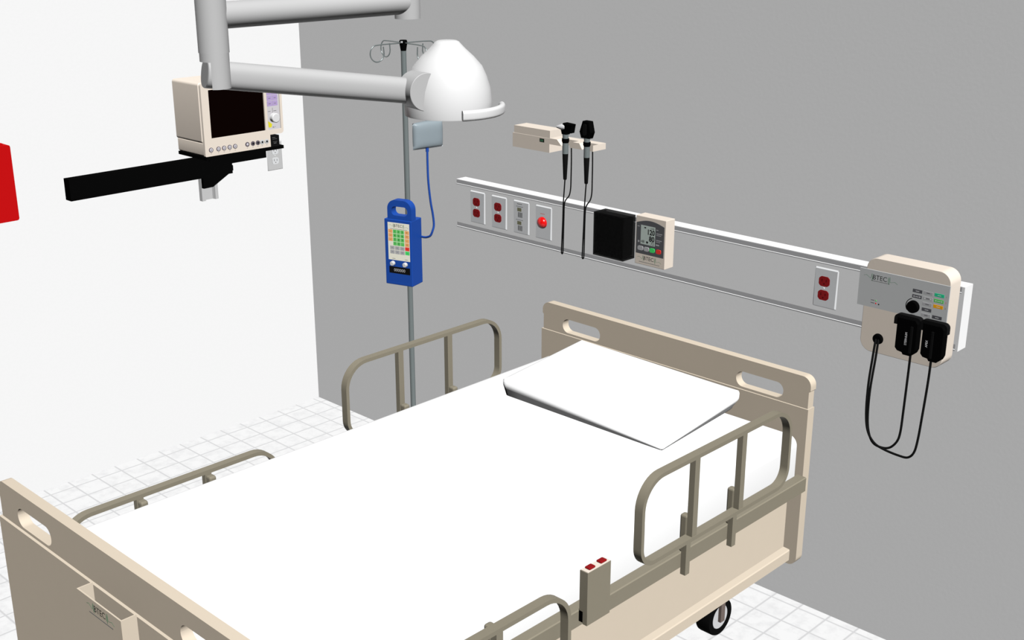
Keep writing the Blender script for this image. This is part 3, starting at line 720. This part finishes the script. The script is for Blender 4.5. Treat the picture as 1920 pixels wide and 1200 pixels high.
# curved grab handle: arc about the dome, angle measured in the ground plane
def arcbar(r, a0, a1, z0, z1, t):
    sec = [(p[0], p[1]) for p in rrect(-t / 2, t / 2, z0, z1, t * .49, 6)]
    bm = bmesh.new(); rings = []; n_ = 28
    for i in range(n_ + 1):
        a = radians(a0 + (a1 - a0) * i / n_); rings.append([bm.verts.new((DX + (r + s) * cos(a), DY + (r + s) * sin(a), z)) for s, z in sec])
    for A, B in zip(rings, rings[1:]):
        for i in range(len(sec)): bm.faces.new((A[i], A[(i + 1) % len(sec)], B[(i + 1) % len(sec)], B[i]))
    bm.faces.new(rings[0]); bm.faces.new(rings[-1][::-1])
    return bm2(bm)
hd = link('grab_handle', arcbar(13.0, -28.5, 52, DZ + .25, DZ + 2.75, 1.5), 'white', lp_, smooth=50)
a = radians(-28.5)
for ang in (-5, 30):
    a = radians(ang)
    link('handle_post', bar_mesh((DX + 10.3 * cos(a), DY + 10.3 * sin(a), DZ + 1.5), (DX + 12.7 * cos(a), DY + 12.7 * sin(a), DZ + 1.5), circ(0, 0, .4, 16)), 'joint', lp_)

# ------------------------------------------------------------------ patient monitor, its shelf and wall track
mo = thing('patient_monitor', 'cream bedside monitor with a dark screen on the black shelf by the white wall', 'monitor', (15, -47, 124.4))
XF = 25.0
cs = plate('casing', [rrect(-65.2, -28.6, 129.3, 152.2, 1.1, 6)], 'yz', 5.2, 23.9, 'cream', mo, bev=.5)
plate('base_casing', [rrect(-64.9, -35.1, 124.45, 129.4, (.8, .1, .1, .1), 4)], 'yz', 5.9, 24.0, 'cream', mo)
fr = plate('front_bezel', [[(p[0], p[1]) for p in rrect(-65.0, -28.6, 129.2, 152.1, (0, 1.2, 1.2, 1.0), 5)[1:]] + [(-65.0, 124.7), (-64.7, 124.45), (-35.1, 124.45), (-35.1, 129.2)],
                           rrect(-61.8, -37.0, 131.1, 149.4, .1, 2), rrect(-35.8, -29.7, 131.1, 149.4, .1, 2)], 'yz', 23.9, XF, 'cream', mo)
box('screen', 23.92, 24.4, -61.8, -37.0, 131.1, 149.4, 'screen', mo)
cp = box('key_panel', 23.92, 24.6, -35.8, -29.7, 131.1, 149.4, 'lav', mo)
for r in range(4):
    for q in range(2):
        y1_ = -35.45 + q * 2.55; z1_ = 142.3 + r * 2.15
        box('purple_key', 24.6, 24.7, y1_, y1_ + 2.4, z1_ - 2.0, z1_, 'purple', cp)
        box('key_print', 24.7, 24.72, y1_ + .7, y1_ + 1.7, z1_ - 1.15, z1_ - .95, 'inkgrey', cp)
boxes('key_print', [(24.6, 24.62, -35.2, -34.0, 138.2, 138.4), (24.6, 24.62, -32.6, -31.2, 138.2, 138.4), (24.6, 24.62, -33.1, -32.95, 137.6, 139.6)], 'inkgrey', cp)
plate('yellow_label', [[(-35.5, 134.6), (-35.3, 132.0), (-34.0, 132.0), (-33.6, 133.2)]], 'yz', 24.6, 24.68, 'yellow', cp)
text('key_print', '0C *', (24.62, -32.7, 131.9), .55, 'ink', cp, facing='+x')
lathe('dial', [(0, 0), (1.9, 0), (1.85, 1.7), (1.6, 1.9), (0, 1.9)], (24.6, -32.7, 135.7), 'white', mo, axis=(1, 0, 0), n=36)
for y_, kd in ((-62.5, 0), (-59.2, 0), (-56.7, 0), (-54.2, 0), (-51.7, 0), (-46.1, 1), (-43.5, 2), (-41.2, 2), (-39.2, 3), (-37.0, 3)):
    k = lathe('cable_socket', [(0, 0), (.92, 0), (.92, .25), (.7, .3), (0, .3)], (XF, y_, 126.85), ('ring', 'ring', 'ring', 'metalpanel')[kd], mo, axis=(1, 0, 0), n=24)
    lathe('socket_insert', [(0, .3), (.68 if kd < 1 else (.5 if kd == 1 else .42), .3), (.6 if kd < 1 else .38, .36), (0, .36)], (XF, y_, 126.85), 'conn' if kd < 2 else 'ink', k, axis=(1, 0, 0), n=24)
    if kd == 0:
        boxes('pin_mark', [(XF + .35, XF + .38, y_ - .45, y_ + .45, 126.8, 126.9), (XF + .35, XF + .38, y_ - .05, y_ + .05, 126.4, 127.3)], 'ring', k)
    box('socket_print', XF, XF + .02, y_ - .25, y_ + .25, 125.35, 125.5, 'inkgrey', mo)
rm = box('recorder_module', 22.5, XF + .35, -35.1, -31.2, 124.45, 128.7, 'black2', mo)
boxes('module_print', [(XF + .35, XF + .37, -34.5, -33.0, 127.9, 128.05), (XF + .35, XF + .37, -34.4, -32.2, 127.3, 127.4), (XF + .35, XF + .37, -34.2, -32.3, 126.2, 126.3), (XF + .35, XF + .37, -33.9, -32.6, 125.6, 125.8)], 'inkgrey', rm)

br = thing('monitor_bracket', 'black monitor shelf on a long black swing arm fixed to a grey wall track', 'wall bracket', (7, -55, 101.5))
box('shelf', 5.9, 25.6, -65.1, -29.4, 123.15, 124.42, 'black', br)
box('swing_arm', 8.0, 12.0, -114.1, -45.1, 113.4, 121.4, 'black', br)
box('support_beam', 8.2, 12.0, -58, -28.6, 117.4, 123.15, 'black', br)
box('shelf_plinth', 8.0, 20.0, -60, -40, 121.4, 123.15, 'black', br)
plate('gusset', [[(-58.85, 113.6), (-58.85, 109.2), (-54.6, 109.3), (-47.0, 113.4), (-47.0, 113.6)]], 'yz', 10.4, 12.0, 'black', br)
box('arm_knob', 9, 11.6, -45.1, -44.5, 114.4, 116.5, 'black', br)
box('slide_block', 2.1, 8.0, -54, -45.5, 115, 121, 'black', br)
plate('wall_track', [[(0, -53.8), (2.0, -53.8), (2.0, -52.2), (1.6, -52.2), (.4, -51.9), (.4, -48.0), (1.6, -47.6), (2.0, -47.6), (2.0, -46.2), (0, -46.2)]], 'xy', 101.6, 122.0, 'wplate', br, label='light grey channel fixed to the wall')

# ------------------------------------------------------------------ red wall box
rb = thing('sharps_container', 'plain red plastic box on the white wall at the left edge of view', 'container', (5, -149, 109.6))
plate('bin', [rrect(-166, -133.0, 109.6, 136.4, .7, 2)], 'yz', 0.02, 10.0, 'redbox', rb)
box('lid', 1.0, 9.0, -164, -135, 136.4, 137.0, 'redbox', rb)
